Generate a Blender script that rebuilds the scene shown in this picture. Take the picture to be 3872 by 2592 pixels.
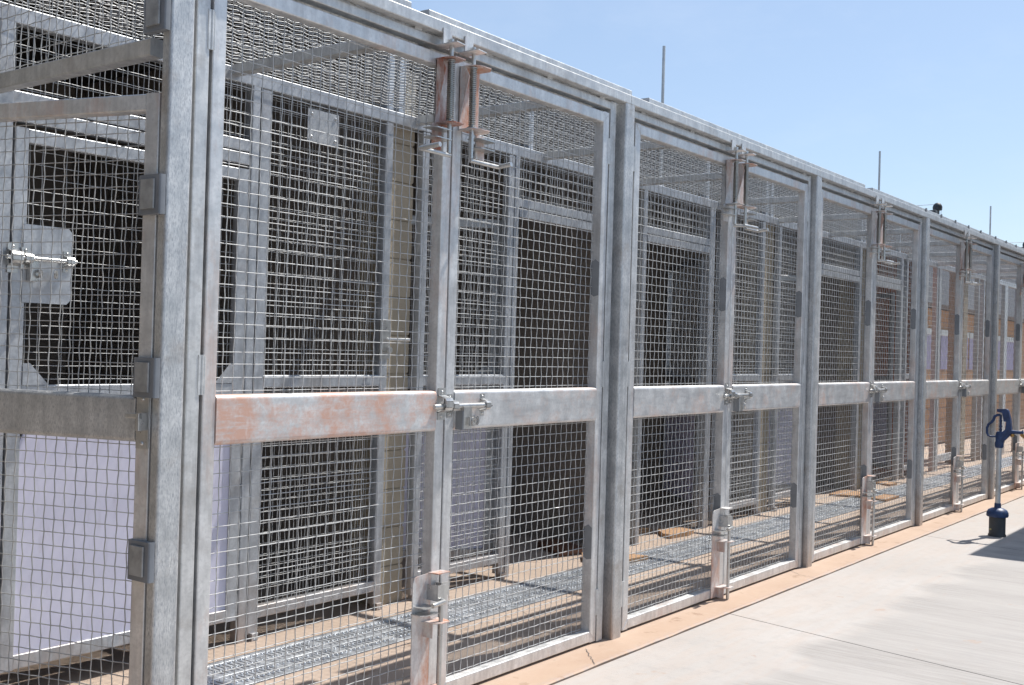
import bpy, bmesh, math, random
import numpy as np
from mathutils import Vector, Matrix
R = math.radians
S = bpy.context.scene
for o in list(bpy.data.objects): bpy.data.objects.remove(o)
# ---------------------------------------------------------------- camera
CAM = np.array([-2.2005, -2.761, 1.3632]); YAW, PIT, ROL = 0.9343, 0.00666, 0.02797
fw = Vector((math.sin(YAW)*math.cos(PIT), math.cos(YAW)*math.cos(PIT), math.sin(PIT)))
rt = Vector((math.cos(YAW), -math.sin(YAW), 0)); up = rt.cross(fw)
r2 = math.cos(ROL)*rt + math.sin(ROL)*up; u2 = -math.sin(ROL)*rt + math.cos(ROL)*up
cd = bpy.data.cameras.new('camera'); cam = bpy.data.objects.new('camera', cd); S.collection.objects.link(cam)
m = Matrix((r2, u2, -fw)).transposed().to_4x4(); m.translation = Vector(CAM); cam.matrix_world = m
cd.sensor_width = 36; cd.sensor_fit = 'HORIZONTAL'; cd.lens = 4203.06/3872*36; cd.clip_start = .05; cd.clip_end = 3000
S.camera = cam
S.render.resolution_x = 1024; S.render.resolution_y = 685
# ---------------------------------------------------------------- sky and sun
SUN = Vector((.61, -.165, 1.0)).normalized()
W = bpy.data.worlds.new('World'); S.world = W; W.use_nodes = True
nt = W.node_tree; sk = nt.nodes.new('ShaderNodeTexSky'); sk.sky_type = 'NISHITA'; sk.sun_disc = False
sk.sun_elevation = math.asin(SUN.z); sk.sun_rotation = math.atan2(SUN.x, SUN.y)
sk.altitude = 300; sk.air_density = 1.0; sk.dust_density = .9; sk.ozone_density = 1.4
bg = nt.nodes['Background']; bg.inputs['Strength'].default_value = .115
tcw = nt.nodes.new('ShaderNodeTexCoord'); mpw = nt.nodes.new('ShaderNodeMapping'); mpw.inputs['Scale'].default_value = (1.2, 2.6, 6); mpw.inputs['Rotation'].default_value = (0, .25, .5)
nzw = nt.nodes.new('ShaderNodeTexNoise'); nzw.inputs['Scale'].default_value = 3.2; nzw.inputs['Detail'].default_value = 8; nzw.inputs['Roughness'].default_value = .62
rpw = nt.nodes.new('ShaderNodeValToRGB'); rpw.color_ramp.elements[0].position = .47; rpw.color_ramp.elements[1].position = .78
rpw.color_ramp.elements[1].color = (.13, .13, .13, 1)
mxw = nt.nodes.new('ShaderNodeMix'); mxw.data_type = 'RGBA'; mxw.inputs[7].default_value = (7.2, 7.6, 8.2, 1)
nt.links.new(tcw.outputs['Generated'], mpw.inputs[0]); nt.links.new(mpw.outputs[0], nzw.inputs['Vector']); nt.links.new(nzw.outputs['Fac'], rpw.inputs[0])
nt.links.new(rpw.outputs[0], mxw.inputs[0]); nt.links.new(sk.outputs[0], mxw.inputs[6]); mz = nt.nodes.new('ShaderNodeMix'); mz.data_type = 'RGBA'; mz.inputs[0].default_value = .4; mz.inputs[7].default_value = (3.35, 4.4, 6.0, 1)
nt.links.new(mxw.outputs[2], mz.inputs[6]); nt.links.new(mz.outputs[2], bg.inputs['Color'])
sd = bpy.data.lights.new('sun', 'SUN'); sd.energy = 4.9; sd.angle = R(.53); sd.color = (1.0, .955, .89)
so = bpy.data.objects.new('sun', sd); S.collection.objects.link(so); so.location = (10, -5, 12)
so.rotation_euler = SUN.to_track_quat('Z', 'Y').to_euler()
S.view_settings.view_transform = 'Standard'; S.view_settings.look = 'None'
S.view_settings.exposure = .42; S.view_settings.gamma = 1; S.view_settings.use_curve_mapping = False
try:
    S.cycles.max_bounces = 8; S.cycles.diffuse_bounces = 4; S.cycles.glossy_bounces = 4
except Exception: pass

# ---------------------------------------------------------------- materials
def node(nt, typ, **kw):
    n = nt.nodes.new(typ)
    for k, v in kw.items(): setattr(n, k, v)
    return n
def base_mat(name):
    M = bpy.data.materials.new(name); M.use_nodes = True; t = M.node_tree
    return M, t, t.nodes['Principled BSDF']
def coords(t, world=False, scale=(1, 1, 1)):
    mp = node(t, 'ShaderNodeMapping'); mp.inputs['Scale'].default_value = scale
    if world:
        g = node(t, 'ShaderNodeNewGeometry'); t.links.new(g.outputs['Position'], mp.inputs[0])
    else:
        tc = node(t, 'ShaderNodeTexCoord'); oi = node(t, 'ShaderNodeObjectInfo')
        ml = node(t, 'ShaderNodeMath', operation='MULTIPLY'); ml.inputs[1].default_value = 37.0
        t.links.new(oi.outputs['Random'], ml.inputs[0])
        va = node(t, 'ShaderNodeVectorMath', operation='ADD')
        t.links.new(tc.outputs['Object'], va.inputs[0]); t.links.new(ml.outputs[0], va.inputs[1])
        t.links.new(va.outputs[0], mp.inputs[0])
    return mp.outputs[0]
def noise(t, vec, scale, detail=4, rough=.55):
    n = node(t, 'ShaderNodeTexNoise'); n.inputs['Scale'].default_value = scale
    n.inputs['Detail'].default_value = detail; n.inputs['Roughness'].default_value = rough
    t.links.new(vec, n.inputs['Vector']); return n.outputs['Fac']
def ramp(t, fac, a, b, ca=(0, 0, 0, 1), cb=(1, 1, 1, 1)):
    r = node(t, 'ShaderNodeValToRGB'); r.color_ramp.elements[0].position = a; r.color_ramp.elements[1].position = b
    r.color_ramp.elements[0].color = ca; r.color_ramp.elements[1].color = cb
    t.links.new(fac, r.inputs[0]); return r.outputs[0]
def mix(t, fac, a, b, mode='MIX'):
    m_ = node(t, 'ShaderNodeMix', data_type='RGBA', blend_type=mode)
    if isinstance(fac, (int, float)): m_.inputs[0].default_value = fac
    else: t.links.new(fac, m_.inputs[0])
    for i, c in ((6, a), (7, b)):
        if isinstance(c, tuple): m_.inputs[i].default_value = c if len(c) == 4 else (*c, 1)
        else: t.links.new(c, m_.inputs[i])
    return m_.outputs[2]
def mulv(t, a, k):
    m_ = node(t, 'ShaderNodeMath', operation='MULTIPLY'); t.links.new(a, m_.inputs[0])
    if isinstance(k, (int, float)): m_.inputs[1].default_value = k
    else: t.links.new(k, m_.inputs[1])
    return m_.outputs[0]
def bump(t, b, h, strength=.2, dist=.002):
    n = node(t, 'ShaderNodeBump'); n.inputs['Strength'].default_value = strength; n.inputs['Distance'].default_value = dist
    t.links.new(h, n.inputs['Height']); t.links.new(n.outputs[0], b.inputs['Normal'])

def galv(name, c1=(.50, .507, .505), c2=(.735, .735, .72), metal=.56, rough=.42, rust=0., rustpos=.56, streak=(1, 1, .12),
         dirt=.35, rustcol=(.52, .23, .11), speck=0., foot=0.):
    M, t, b = base_mat(name); v = coords(t); vs = coords(t, scale=streak)
    n1 = noise(t, v, 14, 5, .6); n2 = noise(t, vs, 30, 4, .6); n3 = noise(t, v, 90, 2)
    col = mix(t, ramp(t, n1, .3, .7), c1, c2)
    col = mix(t, mulv(t, ramp(t, n2, .45, .7), .45), col, (c1[0]*.62, c1[1]*.62, c1[2]*.64), 'MIX')
    col = mix(t, mulv(t, ramp(t, n3, .45, .7), .35), col, (c1[0]*.78, c1[1]*.78, c1[2]*.78))
    if speck:
        vk = coords(t, scale=(1, 1, .16)); nk = noise(t, vk, 420, 3, .7)
        col = mix(t, mulv(t, ramp(t, nk, .50, .62), speck), col, (.24, .26, .30))
    nd = noise(t, v, 3.1, 8, .72)
    col = mix(t, mulv(t, ramp(t, nd, .54, .68), dirt), col, (.30, .24, .19))
    if foot:      # earth splashed up and soaked into the zinc near the ground
        sp = node(t, 'ShaderNodeSeparateXYZ'); tc = node(t, 'ShaderNodeTexCoord'); t.links.new(tc.outputs['Object'], sp.inputs[0])
        mr = node(t, 'ShaderNodeMapRange'); mr.inputs[1].default_value = .42; mr.inputs[2].default_value = .02; t.links.new(sp.outputs[2], mr.inputs[0])
        nq = noise(t, vs, 9, 6, .7); col = mix(t, mulv(t, mulv(t, mr.outputs[0], ramp(t, nq, .35, .6)), foot), col, (.42, .29, .20))
    if rust:
        nr = noise(t, coords(t, scale=(1, 1, .35) if streak[0] == 1 else (1, 1, 1)), 4.6, 10, .74); nf = noise(t, coords(t, scale=streak), 75, 5, .75); nw = noise(t, coords(t, scale=(1, 1, .3)), 24, 6, .7)
        mk = mulv(t, mulv(t, ramp(t, nr, rustpos, rustpos+.15), ramp(t, nf, .22, .50)), rust)
        col = mix(t, mk, col, rustcol)
        col = mix(t, mulv(t, ramp(t, nw, .60, .68), .35), col, (.74, .73, .72))
    t.links.new(col, b.inputs['Base Color']); b.inputs['Metallic'].default_value = metal
    if rust: inv = node(t, 'ShaderNodeMath', operation='MULTIPLY_ADD'); inv.inputs[1].default_value = -metal; inv.inputs[2].default_value = metal; t.links.new(mk, inv.inputs[0]); t.links.new(inv.outputs[0], b.inputs['Metallic'])
    rr = ramp(t, n1, .2, .8, (rough-.1,)*3+(1,), (rough+.15,)*3+(1,)); t.links.new(rr, b.inputs['Roughness'])
    bump(t, b, noise(t, vs, 60, 4), .10, .002)
    return M
def plain(name, c, rough=.6, metal=0., var=.15, sc=12):
    M, t, b = base_mat(name); v = coords(t)
    n = noise(t, v, sc, 5)
    col = mix(t, ramp(t, n, .3, .7), tuple(x*(1-var) for x in c), tuple(min(1, x*(1+var)) for x in c))
    t.links.new(col, b.inputs['Base Color']); b.inputs['Roughness'].default_value = rough; b.inputs['Metallic'].default_value = metal
    return M
M_GALV = galv('galvanised_steel')
M_POST = galv('weathered_galvanised_steel', c1=(.48, .495, .50), c2=(.74, .745, .735), streak=(1, 1, .05), dirt=.55, rough=.46, speck=.6, foot=.75)
M_RAIL = galv('rust_tinted_steel', c1=(.58, .585, .585), c2=(.80, .80, .79), metal=.45, rust=.9, rustpos=.43, streak=(.15, 1, 1), dirt=.1, rustcol=(.60, .345, .25))
M_RAIL2 = galv('lightly_stained_rail', c1=(.56, .565, .565), c2=(.77, .77, .76), metal=.5, rust=.6, rustpos=.50, streak=(.15, 1, 1), dirt=.2, rustcol=(.62, .40, .30))
M_INNER = galv('inner_frame_steel', c1=(.42, .44, .465), c2=(.62, .645, .67), metal=.5, streak=(1, 1, .08), dirt=.35, foot=.5)
M_STAIN = galv('faintly_stained_steel', c1=(.57, .575, .575), c2=(.80, .80, .79), rust=.45, rustpos=.52, dirt=.2, rustcol=(.58, .36, .26))
M_RUST = galv('rusted_plate', c1=(.52, .50, .49), c2=(.68, .66, .65), metal=.2, rust=1., rustpos=.375, dirt=.3, rustcol=(.30, .075, .022))
M_RUSTL = galv('rust_streaked_plate', c1=(.56, .54, .53), c2=(.76, .74, .72), metal=.3, rust=.9, rustpos=.465, dirt=.3, rustcol=(.48, .20, .10), streak=(1, 1, .3))
M_WIRE = galv('mesh_wire', c1=(.44, .45, .45), c2=(.57, .575, .57), metal=.25, rough=.5, dirt=.25)
M_BOLT = galv('bright_bolt_steel', c1=(.50, .50, .49), c2=(.66, .66, .64), metal=.75, rough=.3, dirt=.1)
M_SPRING = galv('spring_steel', c1=(.34, .32, .29), c2=(.52, .49, .44), metal=.8, rough=.3, dirt=.3)
M_PAINT = plain('cold_galvanising_paint', (.22, .23, .24), .75)
M_PAD = plain('dull_zinc_pad', (.33, .34, .345), .5, .3, .3, 20)
M_HPAINT = plain('grey_zinc_paint', (.19, .205, .225), .6)
M_GAP = plain('shaded_gap_sealant', (.05, .05, .05), .9)  # near-black, used only on the roof camera lens
M_GRATE = galv('grate_steel', c1=(.42, .45, .49), c2=(.72, .75, .78), metal=.5, rough=.27, dirt=.1)
M_BLUE = plain('blue_enamel', (.016, .042, .12), .45, 0, .35, 30)
M_BRASS = plain('brass', (.42, .24, .08), .35, .85, .2)
M_DARKP = plain('dark_grey_plastic', (.045, .05, .055), .55, 0, .25)
M_RED = plain('red_plastic', (.5, .01, .03), .4)
M_WOODD = plain('wet_board', (.16, .07, .04), .5)  # even dark brown, deeper than the plywood
def wood():
    M, t, b = base_mat('plywood'); v = coords(t, scale=(2, 30, 30)); v2 = coords(t)
    col = mix(t, ramp(t, noise(t, v, 3, 6), .3, .7), (.34, .19, .095), (.50, .31, .17))
    col = mix(t, mulv(t, ramp(t, noise(t, v2, 6, 4), .5, .7), .4), col, (.25, .10, .04))
    t.links.new(col, b.inputs['Base Color']); b.inputs['Roughness'].default_value = .65; return M
M_WOOD = wood()
def panelmat():
    M, t, b = base_mat('white_plastic_sheet'); v = coords(t)
    col = mix(t, ramp(t, noise(t, v, 2.2, 3), .3, .7), (.80, .79, .93), (.86, .85, .98))
    t.links.new(col, b.inputs['Base Color']); b.inputs['Roughness'].default_value = .42
    bump(t, b, noise(t, v, 3, 2), .15, .02)
    nn = noise(t, coords(t, scale=(1, 1, .25)), 26, 6, .7); c2 = mix(t, mulv(t, ramp(t, nn, .56, .72), .30), col, (.50, .47, .50)); t.links.new(c2, b.inputs['Base Color'])
    tr = node(t, 'ShaderNodeBsdfTranslucent'); t.links.new(c2, tr.inputs[0]); ms = node(t, 'ShaderNodeMixShader'); ms.inputs[0].default_value = .22
    out = [n for n in t.nodes if n.type == 'OUTPUT_MATERIAL'][0]
    t.links.new(b.outputs[0], ms.inputs[1]); t.links.new(tr.outputs[0], ms.inputs[2]); t.links.new(ms.outputs[0], out.inputs[0]); return M
M_WHITE = panelmat()
def block(name, c, mort=.75):
    M, t, b = base_mat(name); v = coords(t, world=True)
    n = noise(t, v, 3, 5); n2 = noise(t, v, 120, 3)
    col = mix(t, ramp(t, n, .3, .7), tuple(x*.86 for x in c), tuple(x*1.1 for x in c))
    col = mix(t, mulv(t, ramp(t, n2, .55, .75), .3), col, tuple(x*.55 for x in c))
    t.links.new(col, b.inputs['Base Color']); b.inputs['Roughness'].default_value = .82
    bump(t, b, n2, .5, .004); return M
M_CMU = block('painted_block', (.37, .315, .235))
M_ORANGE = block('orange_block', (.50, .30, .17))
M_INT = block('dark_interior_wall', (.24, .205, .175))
M_BROWN = plain('red_brown_panel', (.42, .16, .075), .6, 0, .25, 5)
M_ROOF = plain('dark_roof_deck', (.06, .055, .05), .8)
M_WING = plain('dark_grey_wall', (.06, .058, .055), .85)  # even dark coat of the block added to hold back sky light
M_EAVE = plain('grey_eave', (.20, .21, .23), .7)
M_SHED = plain('shed_wall', (.42, .38, .33), .8)
def floor_mat():
    M, t, b = base_mat('orange_sealed_concrete'); v = coords(t, world=True)
    sp = node(t, 'ShaderNodeSeparateXYZ'); t.links.new(v, sp.inputs[0])
    n = noise(t, v, 2.3, 6, .6); n2 = noise(t, v, 22, 5); n3 = noise(t, v, 220, 2)
    ye = node(t, 'ShaderNodeMapRange'); ye.inputs[1].default_value = .10; ye.inputs[2].default_value = -.06
    t.links.new(sp.outputs[1], ye.inputs[0])
    inner = mix(t, ramp(t, n, .3, .7), (.395, .305, .238), (.455, .36, .29))
    outer = mix(t, ramp(t, n, .3, .7), (.385, .265, .190), (.455, .330, .245))
    col = mix(t, ye.outputs[0], inner, outer)
    col = mix(t, mulv(t, ramp(t, n2, .5, .75), .28), col, (.47, .37, .29))
    col = mix(t, mulv(t, ramp(t, n3, .55, .8), .25), col, (.25, .18, .13))
    st = noise(t, v, 7, 4, .7)
    col = mix(t, mulv(t, ramp(t, st, .60, .68), .55), col, (.22, .13, .08))
    # worn pale lip next to the joint
    le = node(t, 'ShaderNodeMapRange'); le.inputs[1].default_value = -.16; le.inputs[2].default_value = -.20
    t.links.new(sp.outputs[1], le.inputs[0])
    lip = mulv(t, le.outputs[0], ramp(t, n2, .42, .6))
    col = mix(t, mulv(t, lip, .7), col, (.34, .29, .27))
    t.links.new(col, b.inputs['Base Color']); b.inputs['Roughness'].default_value = .72
    bump(t, b, n2, .25, .003); return M
M_FLOOR = floor_mat()
def pave_mat():
    M, t, b = base_mat('broomed_concrete'); v = coords(t, world=True); vb = coords(t, world=True, scale=(1, .05, 1))
    vx = coords(t, world=True, scale=(.12, 1, 1))
    sp = node(t, 'ShaderNodeSeparateXYZ'); t.links.new(v, sp.inputs[0])
    n = noise(t, v, .9, 6, .6); nb = noise(t, vb, 70, 5, .7); nbig = noise(t, vb, 2.2, 3); n3 = noise(t, v, 260, 2)
    nx = noise(t, vx, 18, 5, .6)
    col = mix(t, ramp(t, n, .3, .7), (.365, .340, .320), (.43, .405, .385))
    col = mix(t, mulv(t, ramp(t, nx, .42, .66), .55), col, (.405, .345, .305))
    nm = noise(t, v, 14, 6, .65)
    col = mix(t, mulv(t, ramp(t, nm, .5, .7), .35), col, (.30, .282, .27))
    ad = node(t, 'ShaderNodeMath', operation='MULTIPLY_ADD'); ad.inputs[1].default_value = .9; ad.inputs[2].default_value = -.45
    t.links.new(nbig, ad.inputs[0])
    s2 = node(t, 'ShaderNodeMath', operation='ADD'); t.links.new(sp.outputs[1], s2.inputs[0]); t.links.new(ad.outputs[0], s2.inputs[1])
    yb = node(t, 'ShaderNodeMapRange'); yb.inputs[1].default_value = -.78; yb.inputs[2].default_value = -.90
    t.links.new(s2.outputs[0], yb.inputs[0])
    broom = mix(t, ramp(t, nb, .38, .62), (.262, .246, .232), (.345, .326, .310))
    broom = mix(t, mulv(t, ramp(t, nbig, .42, .58), .65), broom, (.372, .352, .335))
    col = mix(t, mulv(t, yb.outputs[0], .9), col, broom)
    ns = noise(t, v, 5.5, 4, .6)
    col = mix(t, mulv(t, ramp(t, ns, .66, .70), .45), col, (.36, .255, .19))
    nd = noise(t, v, 2.6, 6, .7)
    col = mix(t, mulv(t, ramp(t, nd, .56, .72), .22), col, (.28, .275, .275))
    # orange run-off beside the joint
    ye = node(t, 'ShaderNodeMapRange'); ye.inputs[1].default_value = -.62; ye.inputs[2].default_value = -.2
    t.links.new(sp.outputs[1], ye.inputs[0])
    col = mix(t, mulv(t, mulv(t, ye.outputs[0], ramp(t, n, .35, .7)), .25), col, (.43, .33, .26))
    col = mix(t, mulv(t, ramp(t, n3, .55, .8), .2), col, (.27, .26, .25))
    t.links.new(col, b.inputs['Base Color']); b.inputs['Roughness'].default_value = .8
    bump(t, b, nb, .6, .004); return M
M_PAVE = pave_mat()
M_SOIL = plain('joint_dirt', (.085, .085, .09), .95)

# ---------------------------------------------------------------- mesh builder
class MB:
    def __init__(s): s.v = []; s.f = []; s.m = []; s.n = 0
    def add(s, vs, fs, mat=0):
        b = s.n; s.v.extend([tuple(map(float, p)) for p in vs]); s.f.extend([tuple(i+b for i in f) for f in fs])
        s.m.extend([mat]*len(fs)); s.n += len(vs)
    def prof(s, ring_list, mat=0, close=True, caps=True):
        k = len(ring_list[0]); vs = [p for r in ring_list for p in r]; fs = []
        for a in range(len(ring_list)-1):
            for i in range(k): j = (i+1) % k; fs.append((a*k+i, a*k+j, (a+1)*k+j, (a+1)*k+i))
        if caps: fs.append(tuple(range(k))[::-1]); fs.append(tuple((len(ring_list)-1)*k+i for i in range(k)))
        s.add(vs, fs, mat)
    def bar(s, a, b, w, h, r=.005, up=None, mat=0, seg=2):
        a = Vector(a); b = Vector(b); d = (b-a).normalized()
        if up is None: up = (0, 1, 0) if abs(d.z) > .9 else (0, 0, 1)
        x = d.cross(Vector(up)).normalized(); y = x.cross(d)
        r = min(r, w*.49, h*.49); pts = []
        if r < 1e-4: pts = [(w/2, h/2), (-w/2, h/2), (-w/2, -h/2), (w/2, -h/2)]
        else:
            for cx, cy, a0 in ((w/2-r, h/2-r, 0), (-w/2+r, h/2-r, 90), (-w/2+r, -h/2+r, 180), (w/2-r, -h/2+r, 270)):
                for i in range(seg+1):
                    t = R(a0+90*i/seg); pts.append((cx+r*math.cos(t), cy+r*math.sin(t)))
        s.prof([[c+x*p[0]+y*p[1] for p in pts] for c in (a, b)], mat)
    def box(s, x0, x1, y0, y1, z0, z1, r=.004, axis=None, mat=0, seg=2):
        L = (x1-x0, y1-y0, z1-z0); ax = axis if axis is not None else int(np.argmax(L))
        c = ((x0+x1)/2, (y0+y1)/2, (z0+z1)/2)
        if ax == 0: s.bar((x0, c[1], c[2]), (x1, c[1], c[2]), L[1], L[2], r, None, mat, seg)
        elif ax == 1: s.bar((c[0], y0, c[2]), (c[0], y1, c[2]), L[0], L[2], r, None, mat, seg)
        else: s.bar((c[0], c[1], z0), (c[0], c[1], z1), L[0], L[1], r, None, mat, seg)
    def tube(s, pts, r, k=8, mat=0, caps=True):
        pts = [Vector(p) for p in pts]; rings = []; prev = None
        for i, p in enumerate(pts):
            d = (pts[min(i+1, len(pts)-1)]-pts[max(i-1, 0)]).normalized()
            if prev is None:
                q = Vector((0, 0, 1)) if abs(d.z) < .9 else Vector((0, 1, 0)); x = d.cross(q).normalized()
            else:
                x = (prev-d*prev.dot(d)).normalized()
            prev = x; y = d.cross(x); rr = r[i] if isinstance(r, (list, tuple)) else r
            rings.append([p+x*rr*math.cos(2*math.pi*j/k)+y*rr*math.sin(2*math.pi*j/k) for j in range(k)])
        s.prof(rings, mat, caps=caps)
    def plate(s, poly, n, th, mat=0):        # poly: 3d points, n: normal direction, th: thickness
        n = Vector(n).normalized()*th; a = [Vector(p) for p in poly]; s.prof([a, [p+n for p in a]], mat)
    def ring(s, c, n, ro, ri, th, k=16, mat=0):
        c = Vector(c); n = Vector(n).normalized(); q = Vector((0, 0, 1)) if abs(n.z) < .9 else Vector((1, 0, 0))
        x = n.cross(q).normalized(); y = n.cross(x)
        P = lambda r, i, h: c+x*r*math.cos(2*math.pi*i/k)+y*r*math.sin(2*math.pi*i/k)+n*h
        vs = [P(r, i, h) for (r, h) in ((ro, 0), (ro, th), (ri, th), (ri, 0)) for i in range(k)]; fs = []
        for a in range(4):
            b2 = (a+1) % 4
            for i in range(k): j = (i+1) % k; fs.append((a*k+i, a*k+j, b2*k+j, b2*k+i))
        s.add(vs, fs, mat)
    def dome(s, c, n, r, h, k=8, mat=0):
        c = Vector(c); n = Vector(n).normalized(); q = Vector((0, 0, 1)) if abs(n.z) < .9 else Vector((1, 0, 0))
        x = n.cross(q).normalized(); y = n.cross(x); rings = []
        for rr, hh in ((1, 0), (.92, .45), (.6, .85), (.15, 1)):
            rings.append([c+x*r*rr*math.cos(2*math.pi*i/k)+y*r*rr*math.sin(2*math.pi*i/k)+n*h*hh for i in range(k)])
        s.prof(rings, mat)
    def build(s, name, mats, parent=None, loc=(0, 0, 0), sharp=38, smooth=True):
        me = bpy.data.meshes.new(name); me.from_pydata(s.v, [], s.f)
        if not isinstance(mats, (list, tuple)): mats = [mats]
        for M in mats: me.materials.append(M)
        if len(mats) > 1: me.polygons.foreach_set('material_index', s.m)
        bm = bmesh.new(); bm.from_mesh(me); bmesh.ops.recalc_face_normals(bm, faces=bm.faces); bm.to_mesh(me); bm.free()
        if smooth:
            me.polygons.foreach_set('use_smooth', [True]*len(me.polygons))
            try: me.set_sharp_from_angle(angle=R(46))
            except Exception: pass
        o = link(name, me, parent, loc)
        if smooth:
            wn = o.modifiers.new('normals', 'WEIGHTED_NORMAL'); wn.mode = 'FACE_AREA'; wn.weight = 100; wn.keep_sharp = True
        return o
def link(name, me, parent=None, loc=(0, 0, 0)):
    o = bpy.data.objects.new(name, me); S.collection.objects.link(o); o.location = loc
    if parent is not None: o.parent = parent
    return o
def thing(name, label, cat, loc=(0, 0, 0), group=None, rz=0):
    o = link(name, None, None, loc); o.rotation_euler = (0, 0, rz); return tag(o, label, cat, group)
def tag(o, label, cat, group=None):
    o['label'] = label; o['category'] = cat
    if group: o['group'] = group
    return o
def struct(o): o['kind'] = 'structure'; return o
def copy_tree(o, parent=None):
    c = o.copy(); S.collection.objects.link(c); c.parent = parent
    for ch in list(o.children): copy_tree(ch, c)
    return c

def weave(Wd, Ht, pitch, r, seed, pz=None, amp=.0020, wob=.0006, k=4):
    """crimped woven wire screen in the local x-z plane, wires both ways"""
    rng = np.random.default_rng(seed); pz = pz or pitch
    nx = max(2, int(round(Wd/pitch))); nz = max(2, int(round(Ht/pz)))
    xs = (np.arange(nx)+.5)*Wd/nx; zs = (np.arange(nz)+.5)*Ht/nz
    ang = (np.arange(k)+.5)*2*np.pi/k; V = []; F = []; base = 0
    JX = rng.normal(0, wob*.55, (nx, nz)); JX += wob*np.where((np.arange(nx)[:, None]+np.arange(nz)[None]) % 2, .5, -.5)
    bow = rng.normal(0, .0011, nx)
    par = np.where((np.arange(nx)[:, None]+np.arange(nz)[None]) % 2, 1., -1.)
    JZ = rng.normal(0, wob*.4, (nx, nz)) + rng.normal(0, .0009, nz)[None]
    def emit(P, ax):
        nonlocal base
        n = len(P); c = np.cos(ang)*r; s_ = np.sin(ang)*r
        ring = np.zeros((n, k, 3)); ring[:] = P[:, None]
        if ax == 'z': ring[:, :, 0] += c; ring[:, :, 1] += s_
        else: ring[:, :, 1] += c; ring[:, :, 2] += s_
        V.append(ring.reshape(-1, 3)); i = np.arange(n-1)[:, None]*k; j = np.arange(k)[None]; j2 = (j+1) % k
        F.append((np.stack([i+j, i+j2, i+k+j2, i+k+j], -1).reshape(-1, 4))+base); base += n*k
    for a in range(nx):
        z = np.concatenate([[0], zs, [Ht]]); x = xs[a]+np.concatenate([[0], JX[a], [0]])+bow[a]*np.sin(np.pi*z/Ht)
        y = np.concatenate([[0], par[a]*amp, [0]]); emit(np.stack([x, y, z], -1), 'z')
    for b in range(nz):
        x = np.concatenate([[0], xs, [Wd]]); z = zs[b]+np.concatenate([[0], JZ[:, b], [0]])
        y = np.concatenate([[0], -par[:, b]*amp, [0]]); emit(np.stack([x, y, z], -1), 'x')
    V = np.concatenate(V); F = np.concatenate(F)
    me = bpy.data.meshes.new('wire_mesh'); me.from_pydata(V.tolist(), [], F.tolist()); me.materials.append(M_WIRE)
    me.polygons.foreach_set('use_smooth', [True]*len(me.polygons)); return me
WR = .0017      # wire radius

# ---------------------------------------------------------------- ground
def sheet(name, polys, z0, z1, mat):
    b = MB()
    for poly in polys: b.plate([(x, y, z0) for x, y in poly], (0, 0, 1), z1-z0)
    return struct(b.build(name, mat, smooth=False))
b = MB(); b.plate([(-60, -80, -.30), (120, -80, -.30), (120, -.0, -.30), (-60, -.0, -.30)], (0, 0, 1), .24)
b.plate([(-60, 0, -.30), (120, 0, -.30), (120, 90, -.30), (-60, 90, -.30)], (0, 0, 1), .14)
struct(b.build('ground', M_SOIL, smooth=False))
# pavement slabs with open joints
def jx(i, y): return -.25+3.52*i + .214*(y+.2)
slabs = []
for i in range(-12, 24):
    y0 = -.2105
    for (ya, yb) in ((y0, -4.2), (-4.209, -8.2), (-8.209, -60)):
        g = .004
        slabs.append([(jx(i, ya)+g, ya), (jx(i, yb)+g, yb), (jx(i+1, yb)-g, yb), (jx(i+1, ya)-g, ya)])
sheet('pavement', slabs, -.06, -.006, M_PAVE)
# walkway floor (orange sealed slab) with a slot for the drain; ragged outer lip
b = MB(); rng = random.Random(4); xs = [-30+.16*i for i in range(int(60/.16))]
outer = [(x, -.196+rng.uniform(-.0045, .0030)-(.010 if rng.random() < .04 else 0)*0) for x in xs]
for (xa, ya), (xb, yb) in zip(outer[:-1], outer[1:]):
    b.add([(xa, ya, -.05), (xb, yb, -.05), (xb, yb, -.005), (xa, ya, -.005), (xb, yb+.010, 0), (xa, ya+.010, 0), (xb, .68, 0), (xa, .68, 0)],
          [(0, 1, 2, 3), (3, 2, 4, 5), (5, 4, 6, 7)])
b.plate([(-30, .675, -.12), (30, .675, -.12), (30, .68, -.12), (-30, .68, -.12)], (0, 0, 1), .1199)
b.plate([(-30, 1.045, -.12), (30, 1.045, -.12), (30, 6, -.12), (-30, 6, -.12)], (0, 0, 1), .12)
b.plate([(-30, .66, -.16), (30, .66, -.16), (30, 1.05, -.16), (-30, 1.05, -.16)], (0, 0, 1), .05)
fl = struct(b.build('walkway_floor', M_FLOOR, smooth=False))
def crack(pts, w, seed):
    rg = random.Random(seed); P = []
    for (a, c) in zip(pts[:-1], pts[1:]):
        for i in range(7):
            t = i/7; P.append((a[0]+(c[0]-a[0])*t+rg.uniform(-.004, .004), a[1]+(c[1]-a[1])*t+rg.uniform(-.004, .004)))
    P.append(pts[-1]); q = MB()
    for a, c in zip(P[:-1], P[1:]):
        d = Vector((c[0]-a[0], c[1]-a[1])).normalized(); n = (-d.y*w, d.x*w)
        q.add([(a[0]-n[0], a[1]-n[1], .003), (a[0]+n[0], a[1]+n[1], .003), (c[0]+n[0], c[1]+n[1], .003), (c[0]-n[0], c[1]-n[1], .003)], [(0, 1, 2, 3)])
    return q.build('crack', M_SOIL, fl, smooth=False)
crack([(2.13, -.03), (2.06, -.09), (1.95, -.192)], .0016, 1)
crack([(4.62, .02), (4.52, -.09), (4.50, -.192)], .0013, 2)
crack([(2.55, .68), (2.42, .4), (2.3, .1)], .0010, 3)
crack([(7.05, .02), (6.97, -.19)], .0013, 5)
crack([(1.2, .68), (1.9, .55), (2.2, .32)], .0008, 6)
b = MB()
for i in range(14):
    xa = -2.0+i*2.44
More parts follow.
